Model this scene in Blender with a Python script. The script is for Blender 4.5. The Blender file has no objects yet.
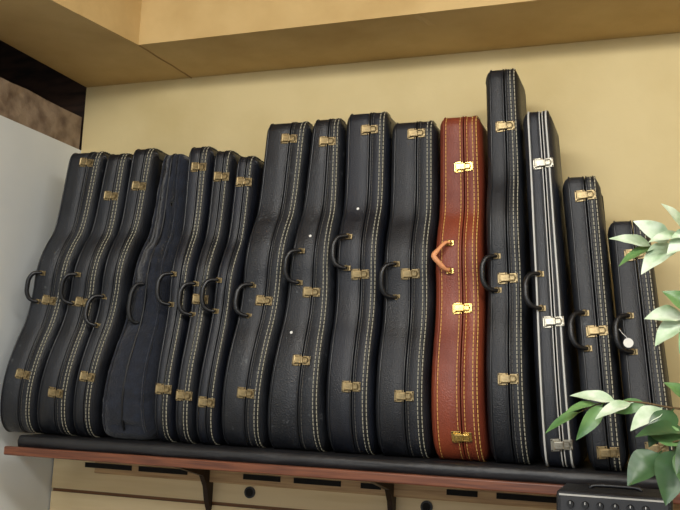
import bpy, math, random
from mathutils import Vector, Matrix
random.seed(4)
S = bpy.context.scene
COL = S.collection
CZ = 1.70            # eye height
SH = CZ - 0.18       # top of the padded shelf
try:
    S.view_settings.view_transform = 'Standard'
except Exception: pass

# ------------------------------------------------------------ materials
def lin(c):
    return tuple(((v/255)/12.92 if v/255 <= .04045 else ((v/255+.055)/1.055)**2.4) for v in c)
def mat(name, rgb, rough=.5, metal=0, rgb2=None, nscale=8, nlo=.4, nhi=.7, bump=0, bscale=200, spec=.5, stretch=None, detail=4, sheen=0, scuff=None, bdist=.004, slo=.64):
    m = bpy.data.materials.new(name); m.use_nodes = True
    nt = m.node_tree; b = nt.nodes['Principled BSDF']
    b.inputs['Roughness'].default_value = rough
    b.inputs['Metallic'].default_value = metal
    b.inputs['Specular IOR Level'].default_value = spec
    if sheen: b.inputs['Sheen Weight'].default_value = sheen
    tc = nt.nodes.new('ShaderNodeTexCoord')
    mp = nt.nodes.new('ShaderNodeMapping')
    nt.links.new(tc.outputs['Object'], mp.inputs['Vector'])
    if stretch: mp.inputs['Scale'].default_value = stretch
    c1 = (*lin(rgb), 1)
    b.inputs['Base Color'].default_value = c1
    last=None
    if rgb2:
        n = nt.nodes.new('ShaderNodeTexNoise'); n.inputs['Scale'].default_value = nscale; n.inputs['Detail'].default_value = detail
        r = nt.nodes.new('ShaderNodeValToRGB')
        r.color_ramp.elements[0].position = nlo; r.color_ramp.elements[1].position = nhi
        r.color_ramp.elements[0].color = c1; r.color_ramp.elements[1].color = (*lin(rgb2), 1)
        nt.links.new(mp.outputs['Vector'], n.inputs['Vector'])
        nt.links.new(n.outputs['Fac'], r.inputs['Fac'])
        last=r.outputs['Color']
    if scuff:
        oi = nt.nodes.new('ShaderNodeObjectInfo'); ad=nt.nodes.new('ShaderNodeVectorMath'); ad.operation='ADD'
        ml = nt.nodes.new('ShaderNodeMath'); ml.operation='MULTIPLY'; ml.inputs[1].default_value=9
        nt.links.new(oi.outputs['Random'], ml.inputs[0])
        nt.links.new(mp.outputs['Vector'], ad.inputs[0]); nt.links.new(ml.outputs[0], ad.inputs[1])
        for sc,lo,hi,amt,st in ((34,slo,slo+.14,.5,(1,1,1)),(85,.67,.73,.6,(1,1,.35))):
            mp3=nt.nodes.new('ShaderNodeMapping'); mp3.inputs['Scale'].default_value=st
            nt.links.new(ad.outputs[0], mp3.inputs['Vector'])
            n3 = nt.nodes.new('ShaderNodeTexNoise'); n3.inputs['Scale'].default_value = sc; n3.inputs['Detail'].default_value = 8; n3.inputs['Roughness'].default_value=.7
            r3 = nt.nodes.new('ShaderNodeValToRGB'); r3.color_ramp.elements[0].position=lo; r3.color_ramp.elements[1].position=hi
            r3.color_ramp.elements[0].color=(0,0,0,1); r3.color_ramp.elements[1].color=(amt,amt,amt,1)
            nt.links.new(mp3.outputs[0], n3.inputs['Vector']); nt.links.new(n3.outputs['Fac'], r3.inputs['Fac'])
            mx = nt.nodes.new('ShaderNodeMixRGB'); mx.inputs[2].default_value=(*lin(scuff),1)
            nt.links.new(r3.outputs['Color'], mx.inputs[0]); nt.links.new(last, mx.inputs[1]); last=mx.outputs[0]
        rr = nt.nodes.new('ShaderNodeMapRange'); rr.inputs['From Min'].default_value=.3; rr.inputs['From Max'].default_value=.7
        rr.inputs['To Min'].default_value=rough-.08; rr.inputs['To Max'].default_value=rough+.14
        nt.links.new(n.outputs['Fac'], rr.inputs['Value']); nt.links.new(rr.outputs['Result'], b.inputs['Roughness'])
    if last is not None: nt.links.new(last, b.inputs['Base Color'])
    if bump:
        n2 = nt.nodes.new('ShaderNodeTexNoise'); n2.inputs['Scale'].default_value = bscale; n2.inputs['Detail'].default_value = 3
        bp = nt.nodes.new('ShaderNodeBump'); bp.inputs['Strength'].default_value = bump; bp.inputs['Distance'].default_value = bdist
        nt.links.new(mp.outputs['Vector'], n2.inputs['Vector'])
        nt.links.new(n2.outputs['Fac'], bp.inputs['Height'])
        nt.links.new(bp.outputs['Normal'], b.inputs['Normal'])
    return m

M_wall = mat('cream_yellow_paint', (217,198,147), .7, rgb2=(206,186,133), nscale=3, bump=.25, bscale=30)
M_soff = mat('soffit_paint', (204,174,118), .75, rgb2=(187,155,99), nscale=4, bump=.6, bscale=7, bdist=.015)
M_seam = mat('soffit_seam', (156,126,80), .8)
M_white = mat('white_panel_paint', (226,230,230), .6, rgb2=(216,221,222), nscale=2)
M_rough = mat('rough_plaster_wood', (150,130,108), .9, rgb2=(96,76,60), nscale=14, bump=.9, bscale=40)
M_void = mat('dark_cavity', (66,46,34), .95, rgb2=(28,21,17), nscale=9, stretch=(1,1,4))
M_floor = mat('floor_carpet', (112,104,94), .95, rgb2=(94,86,78), nscale=60)
M_slat = mat('slatwall_laminate', (224,202,158), .5, rgb2=(213,189,143), nscale=5, stretch=(.4,1,6))
M_cleat = mat('cleat_wood', (196,162,116), .6, rgb2=(160,124,84), nscale=10, stretch=(.5,1,12))
M_dkwood = mat('dark_stand_wood', (90,62,42), .6, rgb2=(64,42,30), nscale=10, stretch=(.5,1,12))
M_groove = mat('groove_dark', (122,82,48), .6)
M_redwood = mat('reddish_wood', (122,72,48), .4, rgb2=(80,44,32), nscale=12, stretch=(.6,1,14))
M_pad = mat('black_padding', (22,22,25), .45, rgb2=(38,38,41), nscale=6, bump=.3, bscale=60)
M_iron = mat('dark_bracket_metal', (58,44,36), .5, .6, rgb2=(38,30,28))
M_hole = mat('black_hole', (12,10,9), .9)
BL = [mat('black_tolex', (18,20,25), .42, rgb2=(34,37,44), nscale=7, nlo=.4, nhi=.75, bump=.45, bscale=260, scuff=(112,116,120)),
      mat('charcoal_tolex', (24,26,31), .43, rgb2=(44,47,53), nscale=8, nlo=.4, nhi=.8, bump=.5, bscale=200, scuff=(136,140,142),slo=.61),
      mat('blue_black_tolex', (16,19,27), .38, rgb2=(31,35,46), nscale=6, nlo=.4, nhi=.8, bump=.4, bscale=300, scuff=(108,114,122))]
M_rust = mat('rust_brown_leatherette', (132,60,36), .42, rgb2=(108,44,28), nscale=6, bump=.4, bscale=220, scuff=(166,98,68))
M_bag = mat('navy_padded_nylon', (15,20,32), .9, rgb2=(24,31,46), nscale=30, bump=.9, bscale=120, sheen=.2)
M_zip = mat('zip_black', (14,15,18), .5)
M_bead = mat('black_vinyl_binding', (28,30,34), .35)
M_st = mat('beige_stitching', (172,168,148), .8)
M_std = mat('faded_stitching', (92,90,84), .8)
M_sty = mat('yellow_stitching', (222,176,96), .8)
M_wpipe = mat('white_piping', (200,200,195), .5)
M_brass = mat('tarnished_brass', (170,150,110), .42, .75, rgb2=(112,98,70), nscale=60)
M_gold = mat('bright_brass', (226,196,118), .25, .85, rgb2=(190,156,86), nscale=50)
M_nick = mat('dull_nickel', (176,172,158), .38, .8, rgb2=(126,120,106), nscale=60)
M_hand = mat('black_handle_leather', (18,19,23), .35, bump=.3, bscale=150)
M_tan = mat('tan_leather', (222,152,104), .5, bump=.2)
M_tag = mat('white_tag', (228,228,222), .6)

# ------------------------------------------------------------ mesh helpers
def obj_from(name, verts, faces, mats, parent=None, smooth=False, midx=None, loc=(0,0,0)):
    me = bpy.data.meshes.new(name); me.from_pydata([tuple(v) for v in verts], [], faces); me.update()
    for m in (mats if isinstance(mats, (list,tuple)) else [mats]): me.materials.append(m)
    if midx:
        for p,i in zip(me.polygons, midx): p.material_index = i
    if smooth:
        for p in me.polygons: p.use_smooth = True
    o = bpy.data.objects.new(name, me); COL.objects.link(o); o.location = loc
    if parent: o.parent = parent
    return o
class MB:
    """mesh builder that joins shaped pieces of one part"""
    def __init__(s): s.v=[]; s.f=[]; s.m=[]
    def add(s, v, f, mi=0):
        k=len(s.v); s.v += [Vector(x) for x in v]; s.f += [tuple(i+k for i in q) for q in f]; s.m += [mi]*len(f)
    def box(s, a, b, mi=0, ch=0):
        x0,y0,z0=a; x1,y1,z1=b
        if ch<=0:
            s.add([(x0,y0,z0),(x1,y0,z0),(x1,y1,z0),(x0,y1,z0),(x0,y0,z1),(x1,y0,z1),(x1,y1,z1),(x0,y1,z1)],
              [(0,3,2,1),(4,5,6,7),(0,1,5,4),(1,2,6,5),(2,3,7,6),(3,0,4,7)], mi); return
        import bmesh
        bm=bmesh.new(); r=bmesh.ops.create_cube(bm,size=1)
        for v in bm.verts:
            v.co=Vector((x0+(v.co.x+.5)*(x1-x0), y0+(v.co.y+.5)*(y1-y0), z0+(v.co.z+.5)*(z1-z0)))
        bmesh.ops.bevel(bm, geom=bm.edges[:], offset=ch, segments=3, affect='EDGES', profile=.5)
        bm.verts.index_update()
        s.add([v.co.copy() for v in bm.verts],[tuple(v.index for v in f.verts) for f in bm.faces],mi); bm.free()
    def cyl(s, c, ax, r, h, n=20, mi=0, r2=None):
        ax=Vector(ax).normalized(); u=ax.orthogonal().normalized(); w=ax.cross(u); c=Vector(c); r2=r if r2 is None else r2
        v=[c+(u*math.cos(2*math.pi*i/n)+w*math.sin(2*math.pi*i/n))*r for i in range(n)]
        v+=[c+ax*h+(u*math.cos(2*math.pi*i/n)+w*math.sin(2*math.pi*i/n))*r2 for i in range(n)]
        s.add(v,[(i,(i+1)%n,n+(i+1)%n,n+i) for i in range(n)]+[tuple(range(n))[::-1],tuple(range(n,2*n))],mi)
    def tube(s, pts, rad, n=8, mi=0, closed=False, flat=1.0, mfun=None):
        pts=[Vector(p) for p in pts]; N=len(pts); v=[]; f=[]; prev=None
        for i,p in enumerate(pts):
            if closed: t=pts[(i+1)%N]-pts[i-1]
            else: t=pts[min(i+1,N-1)]-pts[max(i-1,0)]
            t.normalize()
            u = (prev - t*prev.dot(t)) if prev is not None else t.orthogonal()
            u.normalize(); prev=u; w=t.cross(u)
            r=rad[i] if isinstance(rad,(list,tuple)) else rad
            for j in range(n):
                a=2*math.pi*j/n; v.append(p+u*math.cos(a)*r+w*math.sin(a)*r*flat)
        ms=[]
        for i in range(N if closed else N-1):
            k=(i+1)%N
            for j in range(n):
                f.append((i*n+j,i*n+(j+1)%n,k*n+(j+1)%n,k*n+j)); ms.append(mfun(i) if mfun else mi)
        if not closed: f += [tuple(range(n))[::-1], tuple((N-1)*n+j for j in range(n))]; ms+=[mi,mi]
        s.add(v,f,mi)
        s.m[-len(f):]=ms
    def make(s, name, mats, parent=None, smooth=False, loc=(0,0,0)):
        return obj_from(name, s.v, s.f, mats, parent, smooth, s.m, loc)
def catmull(P, sub=6):
    out=[]; n=len(P)
    for i in range(n-1):
        p0=P[max(i-1,0)];p1=P[i];p2=P[i+1];p3=P[min(i+2,n-1)]
        for k in range(sub):
            t=k/sub
            out.append(tuple(.5*((2*b)+(-a+c)*t+(2*a-5*b+4*c-d)*t*t+(-a+3*b-3*c+d)*t**3) for a,b,c,d in zip(p0,p1,p2,p3)))
    out.append(tuple(P[-1])); return out
def empty(name, loc, label, cat, group=None):
    e=bpy.data.objects.new(name,None); e.empty_display_size=.05; e.location=loc; COL.objects.link(e)
    e['label']=label; e['category']=cat
    if group: e['group']=group
    return e
def structure(name, a, b, m, ch=0):
    q=MB(); q.box(a,b,0,ch); o=q.make(name,[m]); o['kind']='structure'; return o

# ------------------------------------------------------------ room
structure('floor', (-3.2,-2.5,-.1),(2.6,3.05,0), M_floor)
structure('ceiling', (-3.2,-2.5,CZ+1.55),(2.6,3.05,CZ+1.65), M_soff)
structure('wall_back', (-2.2,2.95,0),(2.6,3.05,CZ+1.55), M_wall)
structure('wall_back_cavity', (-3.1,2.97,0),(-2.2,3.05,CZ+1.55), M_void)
structure('wall_left', (-2.3,-2.5,0),(-2.2,2.95,CZ+.925), M_white)
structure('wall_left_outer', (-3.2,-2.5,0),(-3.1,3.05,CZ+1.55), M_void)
structure('wall_right', (2.6,-2.5,0),(2.7,3.05,CZ+1.55), M_wall)
q=MB()   # rough header, uneven
n=50; vs=[]; fs=[]
for i in range(n+1):
    y=-2.4+5.345*i/n
    d=lambda:random.uniform(-.007,.007)
    vs+=[(-2.210+d(),y,CZ+.925),(-2.210+d(),y,CZ+.99+d()),(-2.212+d(),y,CZ+1.066+d()),(-2.34,y,CZ+1.066+d()),(-2.34,y,CZ+.925)]
for i in range(n):
    for j in range(5):
        fs.append((i*5+j,i*5+(j+1)%5,(i+1)*5+(j+1)%5,(i+1)*5+j))
fs.append(tuple(range(5))[::-1]); fs.append(tuple(n*5+j for j in range(5)))
q.add(vs,fs); o=q.make('trim_1',[M_rough]); o['kind']='structure'
# L shaped boxed-in soffit
zs=CZ+1.19; zt=CZ+1.55
pl=[(-2.2,-2.5),(-2.0,-2.5),(-2.0,1.2),(-1.805,2.2),(-1.735,2.60),(2.6,2.57),(2.6,2.95),(-2.2,2.95)]
vs=[(x,y,zs) for x,y in pl]+[(x,y,zt) for x,y in pl]
K=8
fs=[(7,6,5,4),(7,4,3),(7,3,2,0),(0,2,1)]+[(K+4,K+5,K+6,K+7),(K+3,K+4,K+7),(K+0,K+2,K+3,K+7),(K+1,K+2,K+0)]+[(i,(i+1)%K,K+(i+1)%K,K+i) for i in range(K)]
o=obj_from('trim_2',vs,fs,M_soff); o['kind']='structure'
# joint and a torn lifted edge in the soffit's facing
q=MB(); vs=[];n=14
for i in range(n+1):
    t=i/n; x=-1.735+.02*t+random.uniform(-.002,.002); y=2.603+.345*t
    vs+=[(x-.004,y,zs-.0002),(x,y,zs-.004),(x+.004,y,zs-.0002)]
q.add(vs,[(i*3+j,(i+1)*3+j,(i+1)*3+j+1,i*3+j+1) for i in range(n) for j in range(2)]); o=q.make('trim_4',[M_seam]); o['kind']='structure'
q=MB(); q.add([(-.735,2.60,zs-.0004),(-.715,2.598,zs-.0004),(-.665,2.68,zs-.0004),(-.672,2.70,zs-.004),(-.70,2.668,zs-.009)],[(0,1,2,3,4)]); o=q.make('trim_5',[M_soff]); o['kind']='structure'

# slatwall under the shelf
prof=[(2.95,CZ-.245),(2.936,CZ-.245)]
g=[]
zg=CZ-.405
while zg>.1:
    g.append(zg); zg-=.15
for zz in g:
    prof+=[(2.936,zz+.006),(2.947,zz+.006),(2.947,zz-.006),(2.936,zz-.006)]
prof+=[(2.936,.0),(2.95,.0)]
vs=[(-2.195,y,zz) for y,zz in prof]+[(2.5,y,zz) for y,zz in prof]
N=len(prof); fs=[]; mi=[]
for i in range(N-1):
    fs.append((i,i+1,N+i+1,N+i)); y0,y1=prof[i][0],prof[i+1][0]
    mi.append(1 if (y0>2.94 or y1>2.94) and 0<i<N-2 else 0)
fs.append((N-1,0,N,2*N-1)); mi.append(0)
o=obj_from('trim_3',vs,fs,[M_slat,M_groove],midx=mi); o['kind']='structure'

# ------------------------------------------------------------ shelf
XL,XR=-2.05,.12
sh=empty('wall_shelf',(XL,2.94,SH-.06),'long wall shelf with black padded top and reddish wooden edge','shelf')
def rel(o): 
    o.location = Vector(o.location)-sh.location; o.parent=sh; return o
q=MB(); q.box((XL,2.50,SH-.06),(XR,2.934,SH-.042),0,.002); rel(q.make('shelf_board',[M_redwood]))
q=MB(); q.box((XL-.004,2.478,SH-.066),(XR,2.50,SH-.038),0,.004); o=rel(q.make('edge_strip',[M_redwood])); o['label']='thin reddish wooden lip'
pts=[]
for k in range(13):
    a=math.pi*(-.5+k/12); pts.append((2.516-math.cos(a)*.014, SH-.022+math.sin(a)*.0195))
pts+=[(2.62,SH-.0005),(2.934,SH-.0005),(2.934,SH-.0415)]
nx=60; vs=[]; fs=[]
for i in range(nx+1):
    x=XL+.03+(XR-XL-.04)*i/nx
    for (y,z) in pts: vs.append((x,y+(random.uniform(-.0015,.0015) if y<2.51 else 0),z))
m=len(pts)
for i in range(nx):
    for j in range(m): fs.append((i*m+j,(i+1)*m+j,(i+1)*m+(j+1)%m,i*m+(j+1)%m))
fs.append(tuple(range(m))); fs.append(tuple(nx*m+j for j in range(m))[::-1])
o=rel(obj_from('shelf_padding',vs,fs,M_pad,smooth=True)); o['label']='black vinyl shelf padding'
q=MB(); q.box((XL+.06,2.905,SH-.150),(XR,2.934,SH-.061),0,.003)
for a_,b_ in ((-2.03,-1.83),(-1.80,-1.60),(-1.38,-1.24),(-1.19,-1.02),(-.95,-.88),(-.66,-.56),(-.50,-.25)):
    q.box((a_,2.902,SH-.131),(b_,2.9055,SH-.113),1)
o=rel(q.make('wall_cleat',[M_cleat,M_hole])); o['label']='light wooden rail with long dark slots'
for bx in (-1.52,-.845,-.10):
    q=MB()
    P=[(2.9355,SH-.245),(2.9355,SH-.061),(2.56,SH-.061),(2.56,SH-.067),(2.62,SH-.072),(2.86,SH-.125),(2.89,SH-.165),(2.905,SH-.215),(2.925,SH-.25)]
    v=[(bx-.009,a,b) for a,b in P]+[(bx+.009,a,b) for a,b in P]; k=len(P)
    q.add(v,[tuple(range(k)),tuple(range(k,2*k))[::-1]]+[(i,k+i,k+(i+1)%k,(i+1)%k) for i in range(k)])
    rel(q.make('shelf_bracket',[M_iron]))
for i,(hx,hz) in enumerate([(-1.366,-.357),(-.732,-.357)]):
    q=MB(); q.cyl((0,0,0),(0,-1,0),.02,.006,28,0); q.cyl((0,-.006,0),(0,-1,0),.014,.001,28,1)
    o=q.make('cable_grommet',[M_pad,M_hole],loc=(hx,2.936,CZ+hz)); o['label']='round black cable grommet in the slatwall'; o['category']='grommet'; o['group']='cable grommets'

# ------------------------------------------------------------ latch + handle meshes
def latch_builder():
    q=MB()
    q.box((-.030,-.003,-.017),(-.002,0,.017),0,.0012)
    q.box((.004,-.003,-.014),(.028,0,.014),0,.0012)
    q.box((-.026,-.0105,-.011),(.006,-.003,.011),0,.003)
    q.box((.002,-.0075,-.007),(.020,-.003,.007),0,.0018)
    q.cyl((-.022,-.008,-.0125),(0,0,1),.0035,.025,12,0)
    q.tube([(.002,-.0075,-.008),(.018,-.0075,-.008),(.021,-.0075,0),(.018,-.0075,.008),(.002,-.0075,.008)],.0015,6,0)
    for x,z in ((-.027,-.014),(-.027,.014),(.025,-.011),(.025,.011),(-.006,.0145),(-.006,-.0145)):
        q.cyl((x,-.003,z),(0,-1,0),.002,.0012,8,1)
    return q
LM={}
for nm,m in (('b',M_brass),('g',M_gold),('n',M_nick)):
    o=latch_builder().make('latch',[m,M_iron]); LM[nm]=o.data; bpy.data.objects.remove(o)
def handle_meshes(style,hl,out):
    q=MB(); h=hl/2
    if style=='angular':
        P=[(0,-.006,h),(-.012,-.016,h*.96),(-.035,-.03,h*.25),(-.042,-.034,-h*.05),(-.03,-.03,-h*.45),(-.012,-.018,-h*.9),(0,-.006,-h)]
        R=[.005,.0065,.0085,.009,.0085,.0065,.005]
        C=catmull(P,3)
        q.tube(C,[R[min(i//3,6)] for i in range(len(C))],8,0,flat=.7)
    else:
        P=[(0,-.005,h),(-.012,-.012,h*1.0),(-out*.75,-.022,h*.86),(-out,-.028,h*.45),(-out*1.03,-.029,0),(-out,-.028,-h*.45),(-out*.75,-.022,-h*.86),(-.012,-.012,-h*1.0),(0,-.005,-h)]
        C=catmull(P,4); n=len(C)
        R=[.0038+.0042*math.sin(math.pi*i/(n-1))**.6 for i in range(n)]
        q.tube(C,R,10,0)
    r=MB()
    r.box((-.011,-.003,-.008),(.011,0,.008),0,.001)
    r.tube([(math.cos(a)*.007-.001,-.007-math.sin(a)*.004,math.sin(a)*.007) for a in [2*math.pi*k/12 for k in range(12)]],.0018,6,0,closed=True)
    return q,r
# ------------------------------------------------------------ case profiles (half width, height fraction)
TOP=[(.100,.955),(.096,.980),(.086,.994),(.070,.9995),(.04,1.0),(0,1.0)]
ACO=[(0,0),(.10,0),(.150,.008),(.186,.045),(.206,.105),(.212,.17),(.205,.24),(.187,.31),(.166,.37),(.155,.43),(.154,.49),(.158,.54),(.152,.60),(.132,.655),(.110,.70),(.101,.76),(.100,.86)]+TOP
ELE=[(0,0),(.09,0),(.135,.008),(.168,.04),(.186,.10),(.190,.17),(.184,.25),(.170,.33),(.158,.40),(.152,.46),(.152,.52),(.146,.58),(.126,.64),(.106,.69),(.098,.76),(.097,.86)]+[(w*.96,t) for w,t in TOP]
SLIM=[(0,0),(.09,0),(.130,.010),(.150,.04),(.158,.10),(.160,.17),(.157,.25),(.148,.33),(.136,.42),(.126,.50),(.120,.58),(.114,.66),(.106,.74),(.100,.82),(.097,.90)]+[(w*.95,t) for w,t in TOP]
class Case:
    def __init__(s,xl0,xr0,xl1,xr1,H,prof,ws=1.0,front=2.525):
        s.xl0,s.xr0,s.xl1,s.xr1,s.H=xl0,xr0,xl1,xr1,H
        hp=catmull(prof,5)
        mw=max(p[0] for p in hp)*ws
        s.yc=front+mw
        s.front=[(-w*ws,t*H) for w,t in hp]
        back=[( w*ws,t*H) for w,t in hp][::-1]
        s.out=s.front+back[1:-1]
        n=len(s.out); s.nrm=[]
        for i in range(n):
            a=s.out[i-1]; b=s.out[(i+1)%n]; ty,tz=b[0]-a[0],b[1]-a[1]; l=math.hypot(ty,tz) or 1
            s.nrm.append((-tz/l, ty/l))
        s.ox=(s.X(0,0)+s.X(1,0))/2
        s.nf=len(s.front)
    def X(s,u,z):
        k=(z-.19)/(s.H-.29)
        a=s.xl0+(s.xl1-s.xl0)*k; b=s.xr0+(s.xr1-s.xr0)*k
        return a+(b-a)*u
    def pt(s,i,u,d,inset):
        (y,z),(ny,nz)=s.out[i],s.nrm[i]
        y-=ny*inset; z2=max(z-nz*inset,0)
        return (s.X(u,z)+d-s.ox, y, z2)
    def at(s,t,u,lift=0):
        z=t*s.H
        best=min(range(int(s.nf*.12),s.nf-6),key=lambda i:abs(s.out[i][1]-z))
        y,_=s.out[best]; ny,nz=s.nrm[best]
        dx=(s.X(u,z+.1)-s.X(u,z))*10
        tan=Vector((dx, nz, -ny)).normalized()
        Xv=Vector((1,0,0)); Xv=(Xv-tan*Xv.dot(tan)).normalized(); Yv=tan.cross(Xv)
        p=Vector((s.X(u,z)-s.ox,y,s.out[best][1]))+Vector((0,ny,nz))*lift
        M=Matrix((Xv,Yv,tan)).transposed().to_4x4(); M.translation=p
        return M
def shell(c,name,stations,m,parent,label=None):
    vs=[];fs=[];n=len(c.out)
    for (u,d,ins) in stations:
        vs+=[c.pt(i,u,d,ins) for i in range(n)]
    for k in range(len(stations)-1):
        for i in range(n):
            j=(i+1)%n; fs.append((k*n+i,(k+1)*n+i,(k+1)*n+j,k*n+j))
    fs.append(tuple(range(n))); K=(len(stations)-1)*n
    fs.append(tuple(K+i for i in range(n))[::-1])
    o=obj_from(name,vs,fs,m,parent,smooth=True)
    for p in o.data.polygons:
        if len(p.vertices)>4: p.use_smooth=False
    if label:o['label']=label
    return o
def line_pts(c,u,d,lift,full=True):
    rng=range(len(c.out)) if full else range(int(c.nf*.06),c.nf-3)
    return [c.pt(i,u,d,-lift) for i in rng]
def stitch_line(c,u,d,mats,parent,w=.0015):
    P=[Vector(p) for p in line_pts(c,u,d,.0006,False)]
    cum=[0]
    for a,b in zip(P[:-1],P[1:]): cum.append(cum[-1]+(b-a).length)
    def pos(sv):
        for i in range(len(cum)-1):
            if cum[i+1]>=sv:
                L=cum[i+1]-cum[i]
                return P[i].lerp(P[i+1],(sv-cum[i])/L if L>0 else 0)
        return P[-1]
    sv=0; pts=[]; k=0
    while sv<cum[-1]:
        pts.append(pos(sv)); sv+=.009 if k%2==0 else .0035; k+=1
    q=MB(); q.tube(pts,w,5,0,mfun=lambda i:0 if i%2==0 else 1)
    for v in q.v: v.z=max(v.z,.0004)
    return q.make('stitching',mats,parent)
def make_case(c,label,tolex,latches,handle_t,lm='b',ub=.62,stitch=M_st,seamst=M_std,bead=M_bead,beadr=.0026,hstyle='d',hl=.10,hmat=M_hand,tag=False,out=.038,rings=M_brass,hu=.32,stickers=()):
    e=empty('guitar_case',(c.ox,c.yc,SH),label,'instrument case','instrument cases on the long shelf')
    ed=[(.001,.038),(.004,.020),(.010,.008),(.017,.002),(.024,0)]
    st=[(0,d,i) for d,i in ed]+[(ub*.6,0,-.0005),(ub,-.003,0),(ub,-.0012,.003)]
    shell(c,'case_body',st,tolex,e)
    st=[(ub,.0012,.003),(ub,.003,0)]+[(1,-d,i) for d,i in ed[::-1]]
    shell(c,'case_lid',st,tolex,e)
    for (u,d) in ((0,.020),(ub,-.0042),(ub,.0042),(1,-.020)):
        q=MB(); q.tube(line_pts(c,u,d,.0004),beadr if d>0.01 or d<-.01 or bead is not M_wpipe else .0016,6,0,closed=True)
        for v in q.v: v.z=max(v.z,.0003)
        q.make('edge_binding',[bead],e,smooth=True)
    if seamst is stitch:
        stitch_line(c,0,.0265,[seamst,tolex],e,.0012)
        stitch_line(c,ub,-.0105,[seamst,tolex],e,.0012)
    stitch_line(c,ub,.0105,[seamst,tolex],e,.0011)
    stitch_line(c,1,-.0265,[stitch,tolex],e,.0014)
    stitch_line(c,1,-.0145,[stitch,tolex],e,.0016)
    for t in latches:
        l=bpy.data.objects.new('latch',LM[lm]); COL.objects.link(l); l.parent=e
        l.matrix_local=c.at(t,ub,.0012) 
    for (t,u) in stickers:
        q=MB(); q.cyl((0,0,0),(0,-1,0),.0045,.0008,16); s_=q.make('sticker',[M_tag],e); s_.matrix_local=c.at(t,u,.0005); s_['label']='small round white sticker'
    if handle_t:
        g,r=handle_meshes(hstyle,hl,out)
        M=c.at(handle_t,hu,.001)
        h=g.make('handle',[hmat],e,smooth=True); h.matrix_local=M
        ro=None
        for sgn in (-1,1):
            if ro is None: ro=r.make('handle_mount',[rings],h); x=ro
            else: x=bpy.data.objects.new('handle_mount',ro.data); COL.objects.link(x); x.parent=h
            x.location=(0,0,sgn*hl/2)
        if tag:
            q=MB(); q.tube([(-.03,-.03,.01),(-.022,-.036,-.004),(-.012,-.036,-.016)],.0008,5)
            q.cyl((-.010,-.036,-.030),(0.15,-1,0),.013,.0012,20)
            t=q.make('price_tag',[M_tag],h); t['label']='small round white paper tag on string'
    return e
C=Case
make_case(C(-2.135,-1.984,-2.040,-1.885,1.005,ACO),'scuffed black guitar case standing beside the white wall',BL[1],(.95,.46,.20),.50,'b',out=.034)
make_case(C(-1.980,-1.845,-1.880,-1.775,.992,ACO),'black guitar case with brass latches tucked beside the end case',BL[0],(.83,.45,.15),.50,'b')
make_case(C(-1.841,-1.748,-1.770,-1.668,1.004,ACO,ws=.98),'black guitar case leaning beside the soft navy gig bag',BL[0],(.87,.20),.42,'b')
make_case(C(-1.539,-1.464,-1.529,-1.436,.993,ELE),'slim black guitar case beside the soft navy gig bag',BL[2],(.92,.17),.50,'b')
make_case(C(-1.460,-1.389,-1.432,-1.353,.974,ELE),'slim black guitar case with beige stitched edges',BL[0],(.91,.47,.16),.47,'b')
make_case(C(-1.385,-1.304,-1.347,-1.268,.950,ELE),'slim short black guitar case beside a larger acoustic case',BL[2],(.90,.14),.50,'b')
make_case(C(-1.298,-1.146,-1.251,-1.092,1.064,ACO),'large worn black acoustic guitar case with beige stitching',BL[1],(.935,.43,.16),.43,'b',ub=.62)
make_case(C(-1.140,-.960,-1.086,-.967,1.066,ACO,ws=.98),'black acoustic guitar case narrowing towards the headstock end',BL[1],(.93,.455,.25),.53,'b',ub=.60,stickers=((.62,.45),(.33,.3)))
make_case(C(-.955,-.804,-.962,-.812,1.078,ACO),'tall black acoustic guitar case with brass latches',BL[2],(.935,.50,.19),.56,'b',ub=.60,stickers=((.70,.4),))
make_case(C(-.800,-.638,-.807,-.656,1.038,ACO),'black acoustic guitar case beside the rust brown case',BL[0],(.955,.52,.165),.50,'b',ub=.60)
make_case(C(-.633,-.478,-.650,-.513,1.044,ACO),'rust brown leatherette guitar case with yellow stitching and bright latches',M_rust,(.84,.42,.07),.565,'g',ub=.60,stitch=M_sty,seamst=M_sty,bead=M_rust,hstyle='angular',hmat=M_tan,hl=.085,rings=M_gold,hu=.36)
make_case(C(-.473,-.352,-.506,-.398,1.186,ACO,ws=.97),'tallest black guitar case standing beside the rust brown case',BL[0],(.835,.445,.2),.46,'b',ub=.58)
make_case(C(-.335,-.230,-.382,-.290,1.032,SLIM,ws=1.1),'narrow black instrument case with white piping along the edges',BL[2],(.84,.38,.06),.47,'n',ub=.62,bead=M_wpipe,beadr=.0030,stitch=M_bead,seamst=M_bead)
make_case(C(-.213,-.112,-.262,-.156,.824,SLIM),'short black instrument case with dull metal latches',BL[1],(.92,.46,.06),.46,'b',ub=.60)
make_case(C(-.103,.019,-.137,-.022,.690,SLIM),'smallest black instrument case with a white tag on its handle',BL[0],(.85,.10),.53,'b',ub=.60,tag=True)

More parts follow.
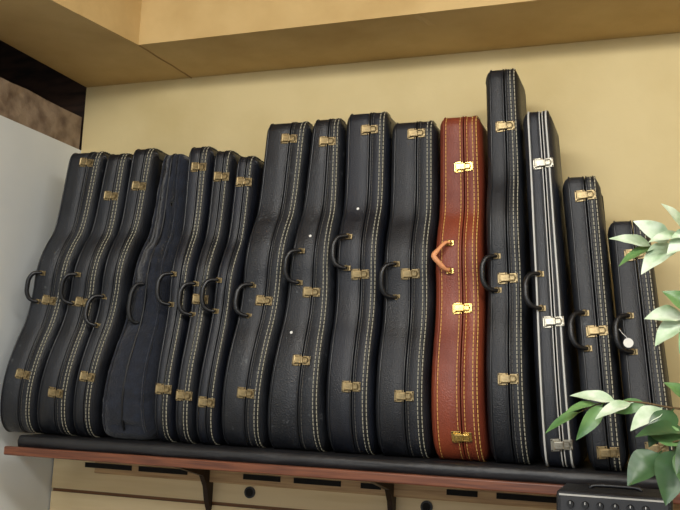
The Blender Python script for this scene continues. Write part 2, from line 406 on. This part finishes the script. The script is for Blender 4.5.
# ------------------------------------------------------------ soft gig bag
c=C(-1.742,-1.547,-1.662,-1.536,.985,ACO,ws=.99)
e=empty('gig_bag',(c.ox,c.yc,SH),'soft padded navy nylon gig bag squeezed between black cases','gig bag')
st=[(0,.002,.06),(0,.010,.026),(0,.026,.008),(0,.048,.001),(.3,0,.0),(.45,0,0),(.55,0,0),(.7,0,0),(1,-.048,.001),(1,-.026,.008),(1,-.010,.026),(1,-.002,.06)]
o=shell(c,'bag_body',st,M_bag,e)
me=o.data; n=len(c.out)     # soft creases pressed inward
from mathutils import noise
for i,v in enumerate(me.vertices):
    k=i%n; ny,nz=c.nrm[k]
    a=abs(noise.noise(Vector((v.co.x*9,v.co.y*4,v.co.z*16))))*.022+abs(math.sin(v.co.z*34+v.co.x*20))*.004
    if v.co.z>.03: v.co.y-=ny*a; v.co.z-=nz*a
for (u,dd,l,nm,mm) in ((.5,0,-.006,'zipper',M_zip),(0,.030,-.010,'bag_piping',M_bag),(1,-.030,-.010,'bag_piping',M_bag)):
    q=MB(); q.tube(line_pts(c,u,dd,l),.0042,6,0,closed=True)
    for v in q.v: v.z=max(v.z,.0005)
    q.make(nm,[mm],e,smooth=True)
g,r=handle_meshes('d',.13,.03)
h=g.make('carry_strap',[M_zip],e,smooth=True); h.matrix_local=c.at(.46,.45,-.006)

# ------------------------------------------------------------ practice amp on a stand
st=empty('amplifier_stand',(-.11,2.30,0),'plain dark wooden stand carrying the small amplifier','stand')
q=MB(); q.box((-.15,-.12,1.20),(.15,.12,1.222),0,.003); q.make('stand_top',[M_dkwood],st)
for sx in (-1,1):
    for sy in (-1,1):
        q=MB(); q.box((sx*.125-.015,sy*.095-.015,0),(sx*.125+.015,sy*.095+.015,1.2),0,.002); q.make('leg',[M_dkwood],st)
AZ=CZ-.205
am=empty('practice_amplifier',(-.112,2.30,1.222),'small black practice amplifier with light trim and control panel','amplifier')
h=AZ-1.222
q=MB(); q.box((-.128,-.10,.0),(.128,.11,h),0,.008); q.make('cabinet',[BL[0]],am)
q=MB(); q.box((-.118,-.104,h-.046),(.118,-.099,h-.012),0,.001); q.make('control_panel',[mat('dark_panel',(50,50,52),.4)],am)
for zz in (h-.009,h-.050):
    q=MB(); q.box((-.121,-.1055,zz-.0018),(.121,-.0995,zz+.0018)); q.make('trim_piping',[M_wpipe],am)
for i in range(6):
    q=MB(); q.cyl((-.095+.033*i,-.104,h-.029),(0,-1,0),.0085,.011,18,0,.0072); q.box((-.0957+.033*i,-.1155,h-.028),(-.0943+.033*i,-.1148,h-.022),1); q.make('knob',[M_zip,M_tag],am)
q=MB(); q.box((-.116,-.103,.03),(.116,-.099,h-.056),0,.001); q.make('grille',[mat('grille_cloth',(44,44,46),.9,rgb2=(20,20,22),nscale=300)],am)
q=MB(); q.tube(catmull([(-.06,0,h),(-.052,0,h+.006),(-.03,0,h+.008),(.03,0,h+.008),(.052,0,h+.006),(.06,0,h)],4),.005,8,0); q.make('handle',[M_hand],am,smooth=True)

# ------------------------------------------------------------ plant
M_leaflit=mat('lit_green_leaf',(214,228,206),.4,rgb2=(146,178,132),nscale=22)  # light on the leaves is put into this whitish green
M_leafg=mat('green_leaf',(108,146,88),.35,rgb2=(66,108,58),nscale=16)
M_leafd=mat('dark_green_leaf',(60,92,56),.35,rgb2=(40,66,42),nscale=16)
M_stem=mat('brown_stem',(96,74,46),.7,rgb2=(120,96,62),nscale=20)
M_pot=mat('terracotta_pot',(150,84,56),.8); M_soil=mat('soil',(46,34,26),.95,bump=1,bscale=50)
PX,PY=.42,1.95
pl=empty('potted_ficus',(PX,PY,0),'leafy potted ficus with painted-lit and dark green pointed leaves','plant')
rp=[(.0,.0),(.13,.0),(.17,.26),(.185,.26),(.188,.30),(.17,.30),(.165,.27),(0,.27)]
n=32; vs=[]; 
for r_,z_ in rp:
    for k in range(n): a=2*math.pi*k/n; vs.append((r_*math.cos(a),r_*math.sin(a),z_))
fs=[(i*n+k,i*n+(k+1)%n,(i+1)*n+(k+1)%n,(i+1)*n+k) for i in range(len(rp)-1) for k in range(n)]
mi=[1 if i==len(rp)-2 else 0 for i in range(len(rp)-1) for k in range(n)]
obj_from('pot',vs,fs,[M_pot,M_soil],pl,True,mi)
def A(x,y,z): return Vector((x-PX,y-PY,CZ+z))
q=MB(); T=catmull([(0,0,.27),(.02,.01,.7),(-.01,.02,1.2),(.01,0,1.6),(0,.01,2.05)],6); q.tube(T,[.02-.012*i/len(T) for i in range(len(T))],10); q.make('trunk',[M_stem],pl,smooth=True)
def branch(pts,r0=.0036):
    P=catmull([tuple(A(*p)) for p in pts],6); q=MB(); q.tube(P,[r0*(1-.75*i/len(P)) for i in range(len(P))],7); q.make('branch',[M_stem],pl,smooth=True)
F=MB()
def leaf(b,t,w,mi,roll=0,droop=.12):
    b=A(*b); t=A(*t); ax=t-b; L=ax.length; ax.normalize(); w*=1.15
    nrm=Vector((random.uniform(-.2,.2),-.75,.65)); nrm=(nrm-ax*nrm.dot(ax)).normalized()
    nrm=Matrix.Rotation(roll,3,ax)@nrm; sd=ax.cross(nrm)
    R=12; v=[];f=[]
    for i in range(R+1):
        s=i/R
        if s<.10: hw=.0015
        else:
            u=(s-.10)/.90; hw=w*.5*(max(0,math.sin(math.pi*u**.72))**.85)*(1-.25*u)+.0004
        cen=b+ax*(L*s)-nrm*(droop*L*(s-.5)**2*4-droop*L)*.5
        for j in (-1,-.5,0,.5,1):
            v.append(cen+sd*hw*j+nrm*abs(j)*hw*.28+nrm*math.sin(s*18+j)*hw*.04)
    for i in range(R):
        for j in range(4): f.append((i*5+j,i*5+j+1,(i+1)*5+j+1,(i+1)*5+j))
    F.add(v,f,mi)
branch([(.42,1.95,-.10),(.25,1.97,-.02),(.12,1.98,.0),(.03,1.98,-.006),(-.05,2.0,.004),(-.12,2.0,.0),(-.175,2.0,-.025)])
branch([(.42,1.95,.20),(.25,1.93,.33),(.12,1.95,.36),(.03,1.96,.335),(-.02,1.97,.325)])
branch([(.42,1.95,.0),(.25,1.9,.15),(.12,1.92,.19),(.04,1.93,.175)])
branch([(.42,1.95,-.25),(.25,1.9,-.12),(.12,1.9,-.06),(.02,1.92,-.07),(-.02,1.93,-.10)])
leaf((-.165,2.0,-.02),(-.240,1.99,-.070),.026,1,.2)
leaf((-.12,2.0,.0),(-.175,1.98,-.080),.032,1,-.5)
leaf((-.09,2.0,.002),(-.190,2.0,.012),.032,0,.1)
leaf((-.13,2.0,-.002),(-.20,1.97,-.028),.028,1,.4)
leaf((-.06,2.0,.003),(-.135,1.96,-.035),.034,0,.3)
leaf((-.03,2.0,.003),(-.115,2.02,-.018),.030,1,-.6)
leaf((.0,1.99,-.004),(-.065,1.95,-.055),.045,0,.2)
leaf((.02,1.98,-.006),(-.03,1.93,-.085),.050,2,-.2)
leaf((.06,1.97,.0),(.0,1.95,.045),.040,1,.2)
leaf((.05,1.95,-.05),(-.055,1.9,-.065),.055,2,.3)
leaf((-.005,1.93,-.09),(-.07,1.9,-.16),.062,2,.1)
leaf((.02,1.93,-.08),(.0,1.88,-.19),.066,2,-.3)
leaf((.05,1.92,-.07),(.045,1.88,-.17),.06,1,.3)
leaf((.04,1.92,-.08),(-.04,1.95,-.05),.05,1,.0)
leaf((.08,1.92,-.06),(.02,1.86,-.13),.06,2,.0)
leaf((-.015,1.97,.326),(-.105,1.96,.345),.036,0,.1)
leaf((.02,1.96,.333),(-.055,1.94,.378),.042,0,-.3)
leaf((.0,1.97,.328),(-.085,1.94,.282),.044,1,.4)
leaf((.035,1.96,.335),(-.040,1.92,.262),.054,0,.1)
leaf((.05,1.96,.34),(.0,1.9,.405),.044,0,.2)
leaf((.08,1.95,.35),(.01,1.9,.30),.055,0,0)
leaf((.06,1.95,.34),(-.025,1.9,.325),.048,0,.3)
leaf((.045,1.93,.178),(-.035,1.91,.17),.048,0,.1)
leaf((.05,1.93,.175),(-.015,1.9,.115),.050,0,.3)
leaf((.07,1.92,.18),(.0,1.9,.225),.044,1,-.2)
leaf((.09,1.92,.185),(.03,1.88,.10),.054,1,.2)
for i in range(26):
    x=random.uniform(.14,.62); z=random.uniform(-.3,.5); y=random.uniform(1.75,2.1)
    leaf((x,y,z),(x+random.uniform(-.09,.09),y+random.uniform(-.05,.02),z-random.uniform(.03,.09)),.045,random.choice((0,1,2)),random.uniform(-.5,.5))
F.make('foliage',[M_leaflit,M_leafg,M_leafd],pl,smooth=True)

# ------------------------------------------------------------ lights
def area(name,loc,tgt,size,size_y,power,col):
    l=bpy.data.lights.new(name,'AREA'); l.shape='RECTANGLE'; l.size=size; l.size_y=size_y; l.energy=power; l.color=col
    o=bpy.data.objects.new(name,l); COL.objects.link(o); o.location=loc
    o.rotation_euler=(Vector(tgt)-Vector(loc)).to_track_quat('-Z','Y').to_euler(); return o
area('ceiling_light',(-.9,.2,CZ+1.5),(-.9,1.6,CZ-.2),1.3,.35,40,(1,.98,.92))
area('ceiling_light',(.9,.4,CZ+1.5),(.3,1.8,CZ-.2),1.3,.35,46,(1,.98,.92))
area('ceiling_light',(-.6,-1.8,CZ+1.5),(-.7,1.5,CZ),1.6,.6,58,(.94,.97,1))
w=bpy.data.worlds.new('World'); S.world=w; w.use_nodes=True
w.node_tree.nodes['Background'].inputs[0].default_value=(.92,.96,1,1)
w.node_tree.nodes['Background'].inputs[1].default_value=.98

# ------------------------------------------------------------ camera
cam=bpy.data.cameras.new('camera'); co=bpy.data.objects.new('camera',cam); COL.objects.link(co)
cam.sensor_width=36; cam.lens=36*897/680; cam.clip_start=.05
R=Matrix(((.9412,.0151,.3377),(.3356,-.1554,-.9291),(.0385,.9878,-.1513)))
xx=Vector((R[0][0],R[1][0],R[2][0])).normalized(); zz=Vector((R[0][2],R[1][2],R[2][2])); zz=(zz-xx*zz.dot(xx)).normalized(); yy=zz.cross(xx)
Mx=Matrix((xx,yy,zz)).transposed().to_4x4(); Mx.translation=(0,0,CZ); co.matrix_world=Mx
S.camera=co
